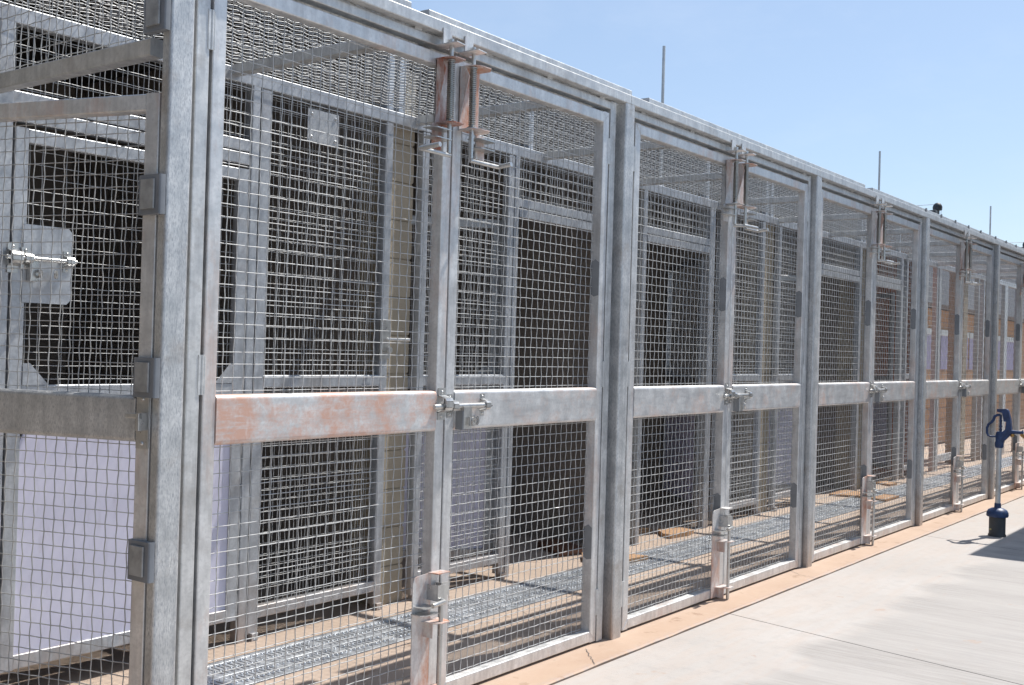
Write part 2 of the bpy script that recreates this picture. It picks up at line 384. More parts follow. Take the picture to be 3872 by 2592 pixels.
ORD = ['first', 'second', 'third', 'fourth', 'fifth', 'sixth', 'seventh']
# ---------------------------------------------------------------- drain grates
def grate_mesh():
    q = MB(); L = 1.215; y0, y1 = .690, 1.036
    for y in (y0, y1-.03): q.box(0, L, y, y+.03, -.012, .002, .002)
    q.box(0, L, .850, .878, -.010, .001, .002)
    for x in (0, .30, .60, .90, 1.175): q.box(x, x+.04, y0+.029, y1-.029, -.010, .0005, .001, axis=1)
    n = 44
    for i in range(n):
        x = .014+i*(L-.028)/(n-1)
        q.bar((x, y0+.026, -.003), (x, y1-.026, -.003), .0185, .006, .002, mat=0)
        for y in (.745, .815, .915, .985): q.dome((x, y, -.001), (0, 0, 1), .006, .007, 6)
    return q
g0 = None
for i in range(13):
    x = -.17+1.22*i; bay = min(5, max(0, int((x+.3)/2.45)))
    half = 'left' if i % 2 == 0 else 'right'
    if i < 10: lab = 'steel drain grate in the floor behind the %s door of the %s cage bay' % (half, ORD[i//2])
    else: lab = '%s of the three far drain grates beyond the fifth bay' % (['nearest', 'middle', 'farthest'][i-10])
    if g0 is None: g0 = grate_mesh().build('drain_grate', M_GRATE, None, (x, 0, 0)); o = g0
    else: o = g0.copy(); S.collection.objects.link(o); o.location = (x, 0, 0)
    tag(o, lab, 'drain grate', 'drain grates along the walkway floor')

# ---------------------------------------------------------------- cage bays (front)
LT, LB, MR0, MR1 = 2.490, .010, 1.043, 1.199
FW = .051
def leaf_frame(w, patches):
    q = MB()
    q.box(0, FW, 0, .05, LB, LT, .005, 2); q.box(w-FW, w, 0, .05, LB, LT, .005, 2)
    q.box(FW-.001, w-FW+.001, .0006, .0494, LT-FW, LT-.0005, .005, 0); q.box(FW-.001, w-FW+.001, .0006, .0494, LB+.0005, LB+FW, .005, 0)
    for (xa, za, xb, zb) in ((.004, LT-.004, FW, LT-FW), (w-.004, LT-.004, w-FW, LT-FW), (.004, LB+.004, FW, LB+FW), (w-.004, LB+.004, w-FW, LB+FW)):
        q.tube([(xa, -.0002, za), (xb, -.0002, zb)], .0016, 5)
    for (z0, z1) in patches:
        q.plate([(w-FW-.0012, .004, z0), (w-FW-.0012, .030, z0-.006), (w-FW-.0012, .047, z0+.006), (w-FW-.0012, .047, z1-.004), (w-FW-.0012, .024, z1+.008), (w-FW-.0012, .004, z1-.006)], (1, 0, 0), .0014, 1)
    return q
def spring_bolt(sx, fl_, alt=False):    # sx: x of rod; fl_=-1 handle to the left, +1 to the right   (coordinates relative to meeting line)
    q = MB()
    x0, x1 = (-.112, -.028) if fl_ < 0 else (.030, .150)
    q.box(x0, x1, -.006, -.0006, 2.212, 2.464, .001, 2, mat=1)
    yo = -.088
    for z in (2.459, 2.214):
        q.plate([(x0, -.004, z), (x1+.002, -.004, z), (x1+.002, yo+.03, z), ((x0+x1)/2+.03, yo, z), ((x0+x1)/2-.03, yo, z), (x0, yo+.03, z)], (0, 0, 1), .004, 1)
    q.plate([(x0, -.001, 2.216), (x0, -.001, 2.458), (x0, -.03, 2.458), (x0, -.05, 2.42), (x0, -.012, 2.27)], (1, 0, 0), .004, 1)
    # parking plates
    a, c = (x0-.065, x0+.05) if fl_ < 0 else (x1-.06, x1+.055)
    q.box(min(a, c)+.05, max(a, c)-.01, -.005, -.0007, 2.118, 2.213, .001, 2, mat=1)
    for z in (2.186, 2.150):
        q.plate([(a, -.002, z), (c, -.002, z), (c, -.045, z), (c-.015, -.062, z), (a+.015, -.062, z), (a, -.045, z)], (0, 0, 1), .0035, 2)
    # rod with cranked handle
    hx = -.24 if fl_ < 0 else .232; hy = -.14 if fl_ < 0 else -.112
    q.tube([(sx, -.05, 2.535), (sx, -.05, 2.102)], .0085, 10, 2)
    if alt and fl_ < 0:
        q.tube([(sx, -.044, 2.094), (sx+.012, -.105, 2.092)], .0085, 10, 2); q.tube([(sx+.006, -.103, 2.094), (sx+.205, -.092, 2.100)], .0095, 10, 2)
    else:
        q.tube([(sx-.006*fl_, -.05, 2.094), (hx, -.052, 2.094)], .0085, 10, 2); q.tube([(hx, -.047, 2.095), (hx+.003, hy, 2.103)], .0095, 10, 2)
    q.ring((sx, -.05, 2.219), (0, 0, 1), .022, .008, .003, 14, 2)
    q.ring((sx, -.05, 2.452), (0, 0, 1), .017, .008, .003, 14, 2)
    N = 30; pts = []
    for i in range(N*9+1):
        t = i/9; pts.append((sx+.0128*math.cos(2*math.pi*t), -.05+.0128*math.sin(2*math.pi*t), 2.224+t/N*.226))
    q.tube(pts, .0026, 5, 3)
    return q
def omega(q, x0, x1, zc, hz, dep, tabh, y0=-.001, th=.0035, mat=0):
    # bent strap in the y-z plane extruded along x
    P = [(y0, zc+hz+tabh), (y0, zc+hz+.004), (y0-dep*.35, zc+hz), (y0-dep*.85, zc+hz*.8), (y0-dep, zc+hz*.4), (y0-dep, zc-hz*.4), (y0-dep*.85, zc-hz*.8), (y0-dep*.35, zc-hz), (y0, zc-hz-.004), (y0, zc-hz-tabh)]
    for (a, c) in zip(P[:-1], P[1:]):
        d = Vector((0, c[0]-a[0], c[1]-a[1])); n = Vector((0, -d.z, d.y)).normalized()*th
        if n.y > 0: n = -n
        A = Vector((x0, a[0], a[1])); B = Vector((x0, c[0], c[1])); X = Vector((x1-x0, 0, 0))
        q.prof([[A, A+X, A+X+n, A+n], [B, B+X, B+X+n, B+n]], mat)
    xm = (x0+x1)/2
    for z in (zc+hz+tabh*.55, zc-hz-tabh*.55): q.dome((xm, y0-th, z), (0, -1, 0), .0065, .0045, 8, mat)
def keeper():
    q = MB(); omega(q, -.046, -.004, 1.148, .027, .042, .034); return q
def slide_bolt():
    q = MB(); z = 1.139
    q.tube([(-.088, -.026, z), (.245, -.026, z)], .0105, 12)
    q.tube([(-.094, -.026, z), (-.088, -.026, z)], [.008, .0105], 12)
    q.tube([(.245, -.026, z), (.262, -.026, z)], .0078, 6, 1)
    omega(q, .010, .040, z, .019, .036, .026); omega(q, .214, .242, z, .019, .036, .026)
    q.box(.070, .120, -.040, -.020, 1.049, z-.004, .002, 2)
    q.box(.064, .071, -.038, -.0008, 1.047, 1.120, .001, 2, mat=1)
    for xc, yy in ((.112, -.052), (.178, -.016)):
        q.ring((xc, yy, 1.079), (.25, -1, 0), .0185, .0075, .005, 16)
        q.box(xc-.024, xc-.010, yy-.004, yy+.004, 1.062, 1.097, .001, 2)
    return q
def foot_bolt():
    q = MB()
    P = [(-.160, .012), (-.0605, .012), (-.0605, .505), (-.140, .500), (-.155, .493), (-.163, .475)]
    q.plate([(x, -.0050, z) for x, z in P], (0, 1, 0), .0044, 1)
    q.plate([(-.075, -.001, .503), (0, -.001, .503), (0, -.05, .503), (-.07, -.05, .503)], (0, 0, 1), .004, 1)
    q.box(-.082, -.030, -.060, -.054, .405, .464, .001, 2, mat=2); q.box(-.082, -.077, -.056, -.002, .405, .464, .001, 2, mat=2)
    q.box(-.022, .020, -.030, -.025, .410, .463, .001, 2, mat=2); q.box(-.028, -.023, -.030, -.002, .410, .463, .001, 2, mat=2)
    q.tube([(-.055, -.055, .404), (-.055, -.055, .0)], .0088, 10, 2)
    q.tube([(-.055, -.05, .408), (-.075, -.085, .408), (-.145, -.088, .404)], .0092, 10, 2)
    for z, a, c in ((.386, -.155, -.085), (.362, -.17, -.075)):
        q.plate([(a, -.004, z), (c, -.004, z), (c, -.055, z), (c-.01, -.068, z), (a+.02, -.068, z), (a, -.05, z)], (0, 0, 1), .003, 2)
    for z in (.322, .066):
        q.plate([(-.115, -.004, z), (-.012, -.004, z), (-.012, -.05, z), (-.03, -.078, z), (-.08, -.078, z), (-.098, -.055, z)], (0, 0, 1), .0035, 1)
        q.box(-.098, -.094, -.05, -.004, z-.055, z, .001, 2, mat=1)
    return q
_cache = {}
def cached_mesh(key, fn):
    if key not in _cache: _cache[key] = fn()
    return _cache[key]
def make_leaf(root, side, x0, w, mx, rusty, patches, seed):
    """x0: left edge in the bay, mx: x of the meeting line"""
    d = leaf_frame(w, patches).build('door', [M_STAIN if not rusty else M_STAIN, M_PAINT], root, (x0, 0, 0))
    q = MB(); q.box(FW, w-FW, -.0035, .0485, MR0, MR1, .016, 0, seg=4); q.build('mid_rail', M_RAIL if rusty and side == 'L' else M_RAIL2, d)
    iw = w-2*FW
    for (z0, z1, s_) in ((LB+FW-.012, MR0+.012, seed), (MR1-.012, LT-FW+.012, seed+50)):
        me = cached_mesh(('leaf', round(iw, 3), round(z0, 2), seed), lambda: weave(iw+.02, z1-z0, .042, WR, s_, .0424))
        link('wire_mesh', me, d, (FW-.01, .042, z0))
    rel = mx-x0
    def put(mb, nm, mats): return mb.build(nm, mats, d, (rel, 0, 0))
    RP = (M_RUST if side == 'L' else M_RUSTL) if rusty else M_RUSTL
    put(spring_bolt(-.080 if side == 'L' else .055, -1 if side == 'L' else 1, not rusty), 'spring_bolt', [M_BOLT, RP, M_BOLT, M_SPRING])
    if side == 'L': put(keeper(), 'bolt_keeper', M_BOLT); put(foot_bolt(), 'foot_bolt', [M_BOLT, M_RUSTL, M_BOLT])
    else: put(slide_bolt(), 'slide_bolt', [M_BOLT, M_PAINT])
    hx = -.005 if side == 'L' else w+.005
    for z in (2.25, 1.20, .13):
        q = MB(); q.tube([(hx, .002, z), (hx, .002, z+.122)], .0062, 8)
        q.box(hx-.016, hx-.005, -.002, .008, z, z+.122, .002, 2); q.box(hx+.005, hx+.012, -.0022, .006, z+.004, z+.118, .002, 2)
        q.build('hinge', M_GALV, d)
    return d
HZ0, HZ1 = 2.554, 2.600
def make_bay(label, cx, width, lx, w, mx, rusty, pL, pR, seed, jw):
    """cx: centre of the left post; lx,rx leaf edges and mx meeting line relative to cx; width: to next post centre"""
    root = thing('cage_bay', label, 'cage', (cx, 0, 0), 'cage bays in a row along the walkway')
    q = MB(); q.box(-.0425, .0425, -.0343, .008 if seed == 1 else .052, 0, HZ0, .010, 2, seg=3); q.build('post', M_POST, root)
    if seed == 1:
        q = MB(); q.box(width-.0425+.004, width-.0425+.006, .0, .04, 0, .01, .0005, 2)
    q = MB(); q.box(-.0425 if seed == 1 else .0015, width-.0015, -.0345, .015, HZ0, HZ1, .005, 0)
    q.build('header_beam', M_GALV, root)
    # door surround: two jambs and a head, set back from the posts
    a0, a1 = lx-.011-jw, lx-.011; rx = mx+(mx-lx); c0, c1 = rx+.011, rx+.011+jw
    q = MB()
    q.box(a0, a1, .0005, .05, .004, 2.548, .005, 2); q.box(c0, c1, .0005, .05, .004, 2.548, .005, 2)
    q.box(a1-.001, c0+.001, .0012, .0493, 2.511, 2.5475, .005, 0)
    q.box(.0405, a0+.002, .040, .047, .01, 2.55, .001, 2); q.box(c1-.002, width-.0405, .040, .047, .01, 2.55, .001, 2)  # backing strips and door stops added here and below so gaps stay dark
    q.box(a0+.004, c1-.004, .012, .044, 2.546, 2.5545, .001, 0); q.box(a1-.002, c0+.002, .0548, .0585, 2.476, 2.540, .001, 0)
    q.box(a1-.002, a1+.020, .0505, .0545, .02, 2.52, .001, 2); q.box(c0-.020, c0+.002, .0505, .0545, .02, 2.52, .001, 2)
    n = int((c0-a1)/.45)
    for i in range(n+1):
        x = a1+.08+i*(c0-a1-.16)/n; q.box(x-.02, x+.02, -.001, .01, 2.545, HZ0+.002, .001, 0)
    q.build('door_surround', M_GALV, root)
    # strike tabs under the header
    for s_ in (-.118, .011):
        q = MB()
        q.box(mx+s_, mx+s_+.052, -.0405, -.0350, 2.512, 2.572, .002, 2)
        q.plate([(mx+s_, -.006, 2.509), (mx+s_+.062, -.006, 2.509), (mx+s_+.062, -.100, 2.509), (mx+s_, -.108, 2.509)], (0, 0, 1), .004)
        q.ring((mx+s_+.036, -.055, 2.5125), (0, 0, 1), .010, .0075, .0022, 14)
        q.build('strike_tab', M_STAIN, root)
    make_leaf(root, 'L', lx, w, mx, rusty, pL, seed*10)
    make_leaf(root, 'R', mx+(mx-lx)-w, w, mx, rusty, pR, seed*10+1)
    return root
def roof_parts(root, cx, beams, x0, x1, seed, rails):
    for bx in beams:
        q = MB(); q.box(bx-cx, bx-cx+.05, .02, 1.198, 2.552, 2.598, .005, 1); q.build('roof_beam', M_GALV, root)
    me = cached_mesh(('roof', round(x1-x0, 2)), lambda: weave(x1-x0, 1.17, .040, .0019, seed+500, .040, amp=.003, wob=.0015))
    o = link('roof_mesh', me, root, (x0-cx, 1.195, 2.606)); o.rotation_euler = (R(90), 0, 0)
    for (a, c) in rails:
        q = MB(); q.box(a-cx, c-cx, .07, .12, 2.6125, 2.670, .004, 0); q.build('roof_rail', M_GALV, root)
RUSTY = 'nearest galvanised cage bay, with rusty spring bolts and an open side gate'
c1 = -.1736
bay1 = make_bay(RUSTY, c1, 2.5686, -.038-c1, 1.1445, 1.1106-c1, True, [], [(1.63, 1.79), (.40, .55)], 1, .050)
roof_parts(bay1, c1, [1.005, 2.24], -.19, 2.39, 1, [(-.2, .93), (1.033, 2.575)])
c2 = 2.395; m2 = 3.6149
labs = ['second cage bay from the left, a bright board on the floor behind it',
        'third cage bay from the left, midway down the row, with a board across its drain',
        'fourth cage bay from the left, just left of the blue water hydrant',
        'fifth cage bay from the left, cut by the right edge, behind the blue hydrant head',
        'sixth cage bay, beyond the right edge at the far end of the row']
bay2 = make_bay(labs[0], c2, 2.44, m2-1.1107-c2, 1.1075, m2-c2, False, [(1.62, 1.80), (.42, .58)], [(1.63, 1.79), (.40, .55)], 2, .040)
roof_parts(bay2, c2, [3.44, 4.625], 2.40, 4.83, 2, [])
for i in range(1, 5):
    c = copy_tree(bay2); c.location = (c2+2.44*i, 0, 0); c['label'] = labs[i]
    for ch in c.children:
        if ch.name.startswith('door') and 'surround' not in ch.name: ch.rotation_euler = (0, 0, random.Random(i*7+len(ch.name)+int(ch.location.x*10)).uniform(-.003, .0015))
    for a, e in {1: [(4.836, 6.007), (6.18, 7.274)], 2: [(7.276, 9.714)], 3: [(9.716, 12.154)], 4: [(12.156, 14.6)]}[i]:
        q = MB(); q.box(a-c.location.x, e-c.location.x, .07, .12, 2.6125, 2.670, .004, 0); q.build('roof_rail', M_GALV, c)
        if i > 1:
            for k in range(5):
                q = MB(); x = a-c.location.x+.25+k*.46; q.box(x, x+.03, .062, .0705, 2.612, 2.676, .001, 2); q.build('rail_clip', M_PAINT, c)
q = MB(); q.box(2.75-c2, 4.834-c2, .07, .12, 2.6125, 2.670, .004, 0); q.build('roof_rail', M_GALV, bay2)
# ---------------------------------------------------------------- side wall and open side gate of the first bay
q = MB(); q.box(-.05, 0., .052, 1.20, 2.200, 2.2535, .005, 1); q.box(-.05, 0, .052, 1.2, 2.548, 2.598, .005, 1)
o = q.build('side_header', M_GALV, bay1, (0.0, 0, 0))
q = MB(); q.box(-.05, 0., 1.2, 1.26, 0, 2.8, .005, 2); q.build('side_post', M_GALV, bay1)
me = weave(1.15, .31, .042, WR, 77); o = link('side_mesh', me, bay1, (-.03, .052, 2.245)); o.rotation_euler = (0, 0, R(90))
GA = math.atan2(.960, -.280)
gl = 1.10; GT = 2.087
q = MB()
q.box(0, .05, -.025, .025, .02, GT, .005, 2); q.box(gl-.05, gl, -.025, .025, .02, GT, .005, 2)
q.box(.049, gl-.049, -.0245, .0245, GT-.051, GT-.0005, .005, 0); q.box(.049, gl-.049, -.0245, .0245, .0205, .071, .005, 0)
gate = q.build('side_gate', M_STAIN, bay1, (-.2155-c1+.024, .0185, 0)); gate.rotation_euler = (0, 0, GA)
q = MB(); q.box(.05, gl-.05, -.0255, .0285, 1.062, 1.1985, .014, 0, seg=4); q.build('mid_rail', M_POST, gate)
for z0, z1, s_ in ((.055, 1.07, 5), (1.19, GT-.045, 6)):
    link('wire_mesh', weave(gl-.08, z1-z0, .0385, WR, s_, .0408), gate, (.04, -.012, z0))
q = MB()     # bolt keeper on the gate end of the mid rail, seen from the corner
omega(q, .010, .040, 1.13, .03, .04, .05, y0=.0295, mat=0)
q2 = MB(); q2.box(.000, .044, .0270, .0310, 1.045, 1.205, .001, 2)
for z in (1.19, 1.06): q2.dome((.022, .031, z), (0, 1, 0), .007, .005)
q2.box(.0, .012, .031, .075, 1.10, 1.15, .002, 2); q2.box(-.0, .05, .060, .072, 1.135, 1.150, .002, 0)
q2.build('bolt_keeper', M_BOLT, gate)
for z in (2.262, 1.728, 1.195, .662):       # capped hinge boxes over the gap between gate stile and corner post
    q = MB()
    q.box(-.0640, -.0405, -.032, .070, z, z+.116, .006, 2, seg=3)
    q.box(-.0710, -.063, -.012, .052, z+.016, z+.102, .004, 2, mat=1)
    q.build('hinge', [M_HPAINT, M_PAD], bay1)

# ---------------------------------------------------------------- inner cages (rear row)
YI = 1.20
def mesh_panel(root, x0, x1, ox, seed, layers=(.045, .012)):
    f = MB(); zt = 2.525
    f.box(x0, x0+.055, YI, YI+.05, .03, zt, .005, 2); f.box(x1-.055, x1, YI, YI+.05, .03, zt, .005, 2)
    f.box(x0+.054, x1-.054, YI+.0005, YI+.0495, .095, .150, .005, 0); f.box(x0+.054, x1-.054, YI+.0005, YI+.0495, 1.155, 1.215, .008, 0)
    for x in (x0+.03, x1-.03): f.box(x-.018, x+.018, YI-.02, YI+.03, .0, .035, .002, 0); f.dome((x, YI-.012, .004), (0, 0, 1), .012, .012)
    p = f.build('mesh_panel', M_INNER, root, (0, 0, 0)); w = x1-x0-.10
    for (z0, z1) in ((.145, 1.16), (1.21, 2.53)):
        for L in layers:
            me = cached_mesh(('in', round(w, 2), z0, L), lambda: weave(w, z1-z0, .051, .0017, seed+int(L*1000), .051, amp=.002, wob=.001))
            link('wire_mesh', me, p, (x0+.05, YI+L+.012, z0))
    return p
def inner_door(root, loc, rz, w, seed, gus=True, mirror=False):
    f = MB(); zt = 2.145; z0 = .11
    f.box(0, .055, 0, .04, z0, zt, .005, 2); f.box(w-.055, w, 0, .04, z0, zt, .005, 2)
    f.box(.054, w-.054, .0005, .0395, zt-.055, zt-.0005, .005, 0); f.box(.054, w-.054, .0005, .0395, z0+.0005, z0+.055, .005, 0)
    f.box(.054, w-.054, .001, .039, 1.125, 1.180, .005, 0)
    d = f.build('door', M_INNER, root, loc); d.rotation_euler = (0, 0, rz)
    q = MB(); n = 9; W2 = w-.10
    q.plate([(.05, .012, .15), (w-.05, .012, .15), (w-.05, .012, .95), (w-.075, .012, 1.0), (.075, .012, 1.0), (.05, .012, .95)], (0, 1, 0), .006)
    q.build('white_panel', M_WHITE, d)
    for sx, x0 in ((1, .055), (-1, w-.055)):
        q = MB()
        q.plate([(x0, -.002, 1.180), (x0+sx*.105, -.002, 1.180), (x0+sx*.028, -.002, 1.262), (x0, -.002, 1.262)], (0, 1, 0), .004)
        q.build('gusset', M_INNER, d)
    me = cached_mesh(('door', round(w, 2)), lambda: weave(w-.10, .92, .051, .0017, seed, .051, amp=.002, wob=.001))
    link('wire_mesh', me, d, (.05, .028, 1.175))
    return d
def lock_plate(d, x0, x1, z0, z1, gap=0):
    q = MB(); r = .02
    q.plate([(x0, -.006, z0), (x1-r, -.006, z0), (x1, -.006, z0+r), (x1, -.006, z1-r), (x1-r, -.006, z1), (x0, -.006, z1)], (0, 1, 0), .005)
    q.build('lock_plate', M_INNER, d)
    q = MB(); z = z0+.165; a = x0-.08; xb = x1-.03
    q.tube([(a, -.032, z), (xb+.03, -.032, z)], .0085, 10)
    for x in (x0-.008, xb-.01): omega(q, x, x+.03, z, .017, .034, .024, y0=-.0065)
    omega(q, x0-.06, x0-.018, z, .024, .040, .032, y0=-.001)
    q.box(x0+.015, x0+.052, -.030, -.008, z-.085, z-.008, .002, 2)
    for x in (x0+.05, x0+.112): q.ring((x, -.040, z-.055), (.8, -1, 0), .016, .0065, .005, 14)
    q.build('slide_bolt', M_BOLT, d)
def header(root, x0, x1):
    q = MB(); q.box(x0, x1, YI-.001, YI+.05, 2.528, 2.592, .005, 0); q.box(x0, x1, YI+.002, YI+.05, 3.035, 3.08, .004, 0)
    q.build('header_beam', M_INNER, root)
    me = cached_mesh(('tr', round(x1-x0, 1)), lambda: weave(x1-x0, .46, .051, .0017, 31, .051, amp=.002, wob=.001))
    link('transom_mesh', me, root, (x0, YI+.035, 2.585))
    for x in (x0+.03, (x0+x1)/2, x1-.06):
        q = MB(); q.box(x, x+.05, YI+.004, YI+.048, 2.590, 3.036, .004, 2); q.build('upper_stud', M_INNER, root)
def lintel(root, x0, x1, seed, top=2.53):
    q = MB(); q.box(x0, x1, YI+.0015, YI+.048, 2.226, 2.280, .006, 0); q.box(x0+.004, x1-.004, YI-.004, YI+.046, 2.165, 2.219, .005, 0)
    q.build('lintel', M_INNER, root)
    for L in (.012, .045):
        me = cached_mesh(('lt', round(x1-x0, 1), L), lambda: weave(x1-x0, top-2.27, .051, .0017, seed, .051, amp=.002, wob=.001))
        link('transom_mesh', me, root, (x0, YI+L, 2.272))
def stud(root, x0, x1, name='post'):
    q = MB(); q.box(x0, x1, YI-.002, YI+.055, .0, 2.528, .006, 2); q.build(name, M_INNER, root)
G_IN = 'inner cage fronts along the rear of the walkway'
# unit 1: closed door with white panel, then mesh panel
u = thing('inner_cage', 'inner cage front nearest the camera, its door shut with a white lower panel', 'cage', (0, 0, 0), G_IN)
header(u, -.32, 2.08); stud(u, -.06, .004); lintel(u, .004, 1.125, 21); stud(u, 1.132, 1.178, 'jamb')
d = inner_door(u, (.012, YI-.004, 0), 0, 1.108, 22); lock_plate(d, .040, .242, 1.49, 1.785)
mesh_panel(u, 1.188, 2.072, 0, 23)
q = MB(); q.box(1.463, 1.668, YI-.006, YI-.001, 2.335, 2.492, .002, 2)
for x in (1.487, 1.645):
    for z in (2.358, 2.468): q.dome((x, YI-.006, z), (0, -1, 0), .009, .007)
q.build('cover_plate', M_POST, u)
q = MB(); q.box(2.0, 2.072, YI-.014, YI-.001, 1.30, 1.50, .003, 2); q.tube([(2.03, YI-.03, 1.40), (2.13, YI-.10, 1.40)], .009, 8)
q.ring((2.05, YI-.03, 1.345), (0, -1, 0), .018, .006, .008, 14); q.build('lock_plate', M_BOLT, u)
# types M (mesh left, opening right) and N (opening left, mesh right); piers every 2.4 m
def type_M(label, x0, open_door=True):
    u = thing('inner_cage', label, 'cage', (x0, 0, 0), G_IN)
    header(u, 0, 2.4); mesh_panel(u, .228, 1.062, x0, 41); stud(u, 1.070, 1.114)
    lintel(u, 1.114, 2.30, 42); stud(u, 2.31, 2.37, 'jamb')
    inner_door(u, (1.085, YI+.11, 0), R(138), 1.02, 43)
    return u
def type_N(label, x0):
    u = thing('inner_cage', label, 'cage', (x0, 0, 0), G_IN)
    header(u, 0, 2.4); stud(u, .225, .278, 'jamb'); lintel(u, .278, 1.275, 44); stud(u, 1.282, 1.365)
    mesh_panel(u, 1.50, 2.335, x0, 45)
    d = inner_door(u, (1.40, YI+.10, 0), R(44), 1.02, 46)
    return u
PX = [2.08+2.4*k for k in range(-1, 7)]
uM = type_M('inner cage front with an open doorway behind the right door of the first bay', PX[1])
uN = type_N('inner cage front with a white panelled door swung open behind the second bay', PX[2]-.01)
for k, src, lab in ((3, uM, 'third inner cage front beyond the middle block pier, with its dark doorway open'),
                    (4, uN, 'inner cage front with a red-brown wall inside its open doorway')):
    c = copy_tree(src); c.location = (PX[k], 0, 0); c['label'] = lab
for x0, sts, lab in ((PX[5], ((.30, .345), (.39, .50), (2.32, 2.37)), 'open inner cage front before the sunlit orange block wall'),
                     (PX[6], ((.2, .26), (1.44, 1.62), (2.32, 2.37)), 'farthest inner cage front at the end of the walkway')):
    u = thing('inner_cage', lab, 'cage', (x0, 0, 0), G_IN); header(u, 0, 2.4)
    for a_, e_ in sts: stud(u, a_, e_)
    q = MB(); q.box(.50, 1.3, YI+.002, YI+.05, .10, .19, .004, 0); q.build('bottom_rail', M_INNER, u)
# block piers
def pier():
    q = MB(); h = .2035; y0, y1 = YI+.045, YI+.245
    for i in range(14):
        z = i*h; q.box(0, .205, y0, y1, z+.0015, z+h-.005, .013, 1, seg=2)
    q.box(.006, .199, y0+.006, y1-.006, 0, 14*h-.005, .001, 2)
    return q
p0 = pier().build('block_pier', M_CMU, None, (PX[1], 0, 0))
plabs = ['tan painted block pier seen through the left door of the nearest cage bay', 'tan painted block pier at the left edge of the second bay, behind the post',
         'tan block pier seen through the right door of the second cage bay', 'tan block pier seen through the left door of the third bay beside the stile',
         'tan block pier behind the left door of the fourth bay', 'tan block pier farthest down the row, behind the hydrant']
for k in range(6):
    o = p0 if k == 0 else p0.copy()
    if k: S.collection.objects.link(o)
    o.location = ((PX[1+k] if k < 4 else 13.42 if k == 4 else 14.75)+(-.012 if k == 1 else 0), 0, 0); tag(o, plabs[k], 'pier', 'block piers between the inner cages')

# ---------------------------------------------------------------- kennel building behind
kb = thing('kennel_building', 'dark kennel building behind the row of inner cages', 'building', (0, 0, 0))
q = MB(); q.box(-3.2, 11.6, 1.30, 5.2, 3.085, 3.125, .002, 0); q.build('roof', M_ROOF, kb)
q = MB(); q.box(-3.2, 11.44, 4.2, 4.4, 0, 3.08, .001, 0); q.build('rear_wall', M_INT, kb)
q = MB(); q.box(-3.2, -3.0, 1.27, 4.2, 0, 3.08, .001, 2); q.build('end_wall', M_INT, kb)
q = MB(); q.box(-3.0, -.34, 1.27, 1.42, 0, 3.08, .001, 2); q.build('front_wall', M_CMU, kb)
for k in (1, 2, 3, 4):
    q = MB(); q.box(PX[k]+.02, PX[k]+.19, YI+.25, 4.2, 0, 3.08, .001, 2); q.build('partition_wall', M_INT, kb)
q = MB(); q.box(11.44, 11.58, 1.27, 4.2, 0, 3.08, .001, 2); q.build('brown_end_wall', M_BROWN, kb)
# orange block wall in the open beyond the last roofed cage
bw = thing('block_wall', 'sunlit orange block wall far behind the fourth and fifth bays', 'wall', (12.8, 2.5, 0))
q = MB(); h = .2035
for i in range(11):
    for j in range(30):
        x = j*.405+(.2 if i % 2 else 0); q.box(x, x+.399, 0, .2, i*h+.004, i*h+h-.007, .010, 0, seg=1)
q.box(.01, 12.2, .012, .19, 0, 11*h-.01, .001, 0); q.build('masonry', M_ORANGE, bw)
q = MB(); q.box(-.2, 12.4, -.42, .3, 11*h+.002, 3.3, .004, 0); q.build('eave', M_EAVE, bw)
q = MB()
for x in (.6, 2.35, 4.1, 5.9, 7.7): q.box(x, x+1.68, -.016, -.001, 1.24, 1.80, .002, 0)
q.build('lavender_panel', plain('lavender_board', (.38, .35, .52), .6), bw)
q = MB()
for x in (.55, 2.30, 4.05, 5.85, 7.65): q.box(x, x+1.74, -.03, -.001, 1.80, 1.90, .004, 0)
q.build('panel_rail', M_GALV, bw)

# ---------------------------------------------------------------- boards on the floor
def board(label, pts, mat=M_WOOD, th=.022, z=.002):
    q = MB(); cx = sum(p[0] for p in pts)/len(pts); cy = sum(p[1] for p in pts)/len(pts)
    q.plate([(x-cx, y-cy, 0) for x, y in pts], (0, 0, 1), th); o = q.build('wooden_board', mat, None, (cx, cy, z), smooth=False)
    return tag(o, label, 'board', 'boards lying on the walkway floor')
board('thick bright wooden board before the open doorway of the second bay', [(5.14, 1.22), (5.13, 1.15), (5.36, 1.12), (5.48, 1.14), (5.50, 1.30), (5.30, 1.36)], th=.03)
board('wooden board lying behind the bright thick board in the second bay', [(5.02, 1.46), (5.30, 1.40), (5.36, 1.49), (5.10, 1.54)], th=.02)
board('wooden board beside the drain at the left edge of the second bay, behind the post', [(3.90, 1.13), (4.03, .90), (4.28, .86), (4.26, .97), (4.06, 1.24)], th=.024, z=.004)
board('dark wet board in the shaded doorway behind the first bay', [(3.94, 1.34), (4.20, 1.28), (4.38, 1.66), (4.16, 1.68)], M_WOODD, .03)
board('wide thin board behind the left door of the third bay', [(8.60, 1.25), (8.68, .96), (9.0, 1.04), (9.10, 1.27)], th=.02)
board('board lying across the drain behind the right door of the third bay', [(8.60, .84), (8.58, .68), (9.02, .69), (9.0, .83)], th=.02, z=.004)
board('farthest small board on the floor at the right edge of the third bay', [(9.95, 1.08), (10.15, 1.06), (10.28, 1.22), (10.05, 1.26)], th=.02)

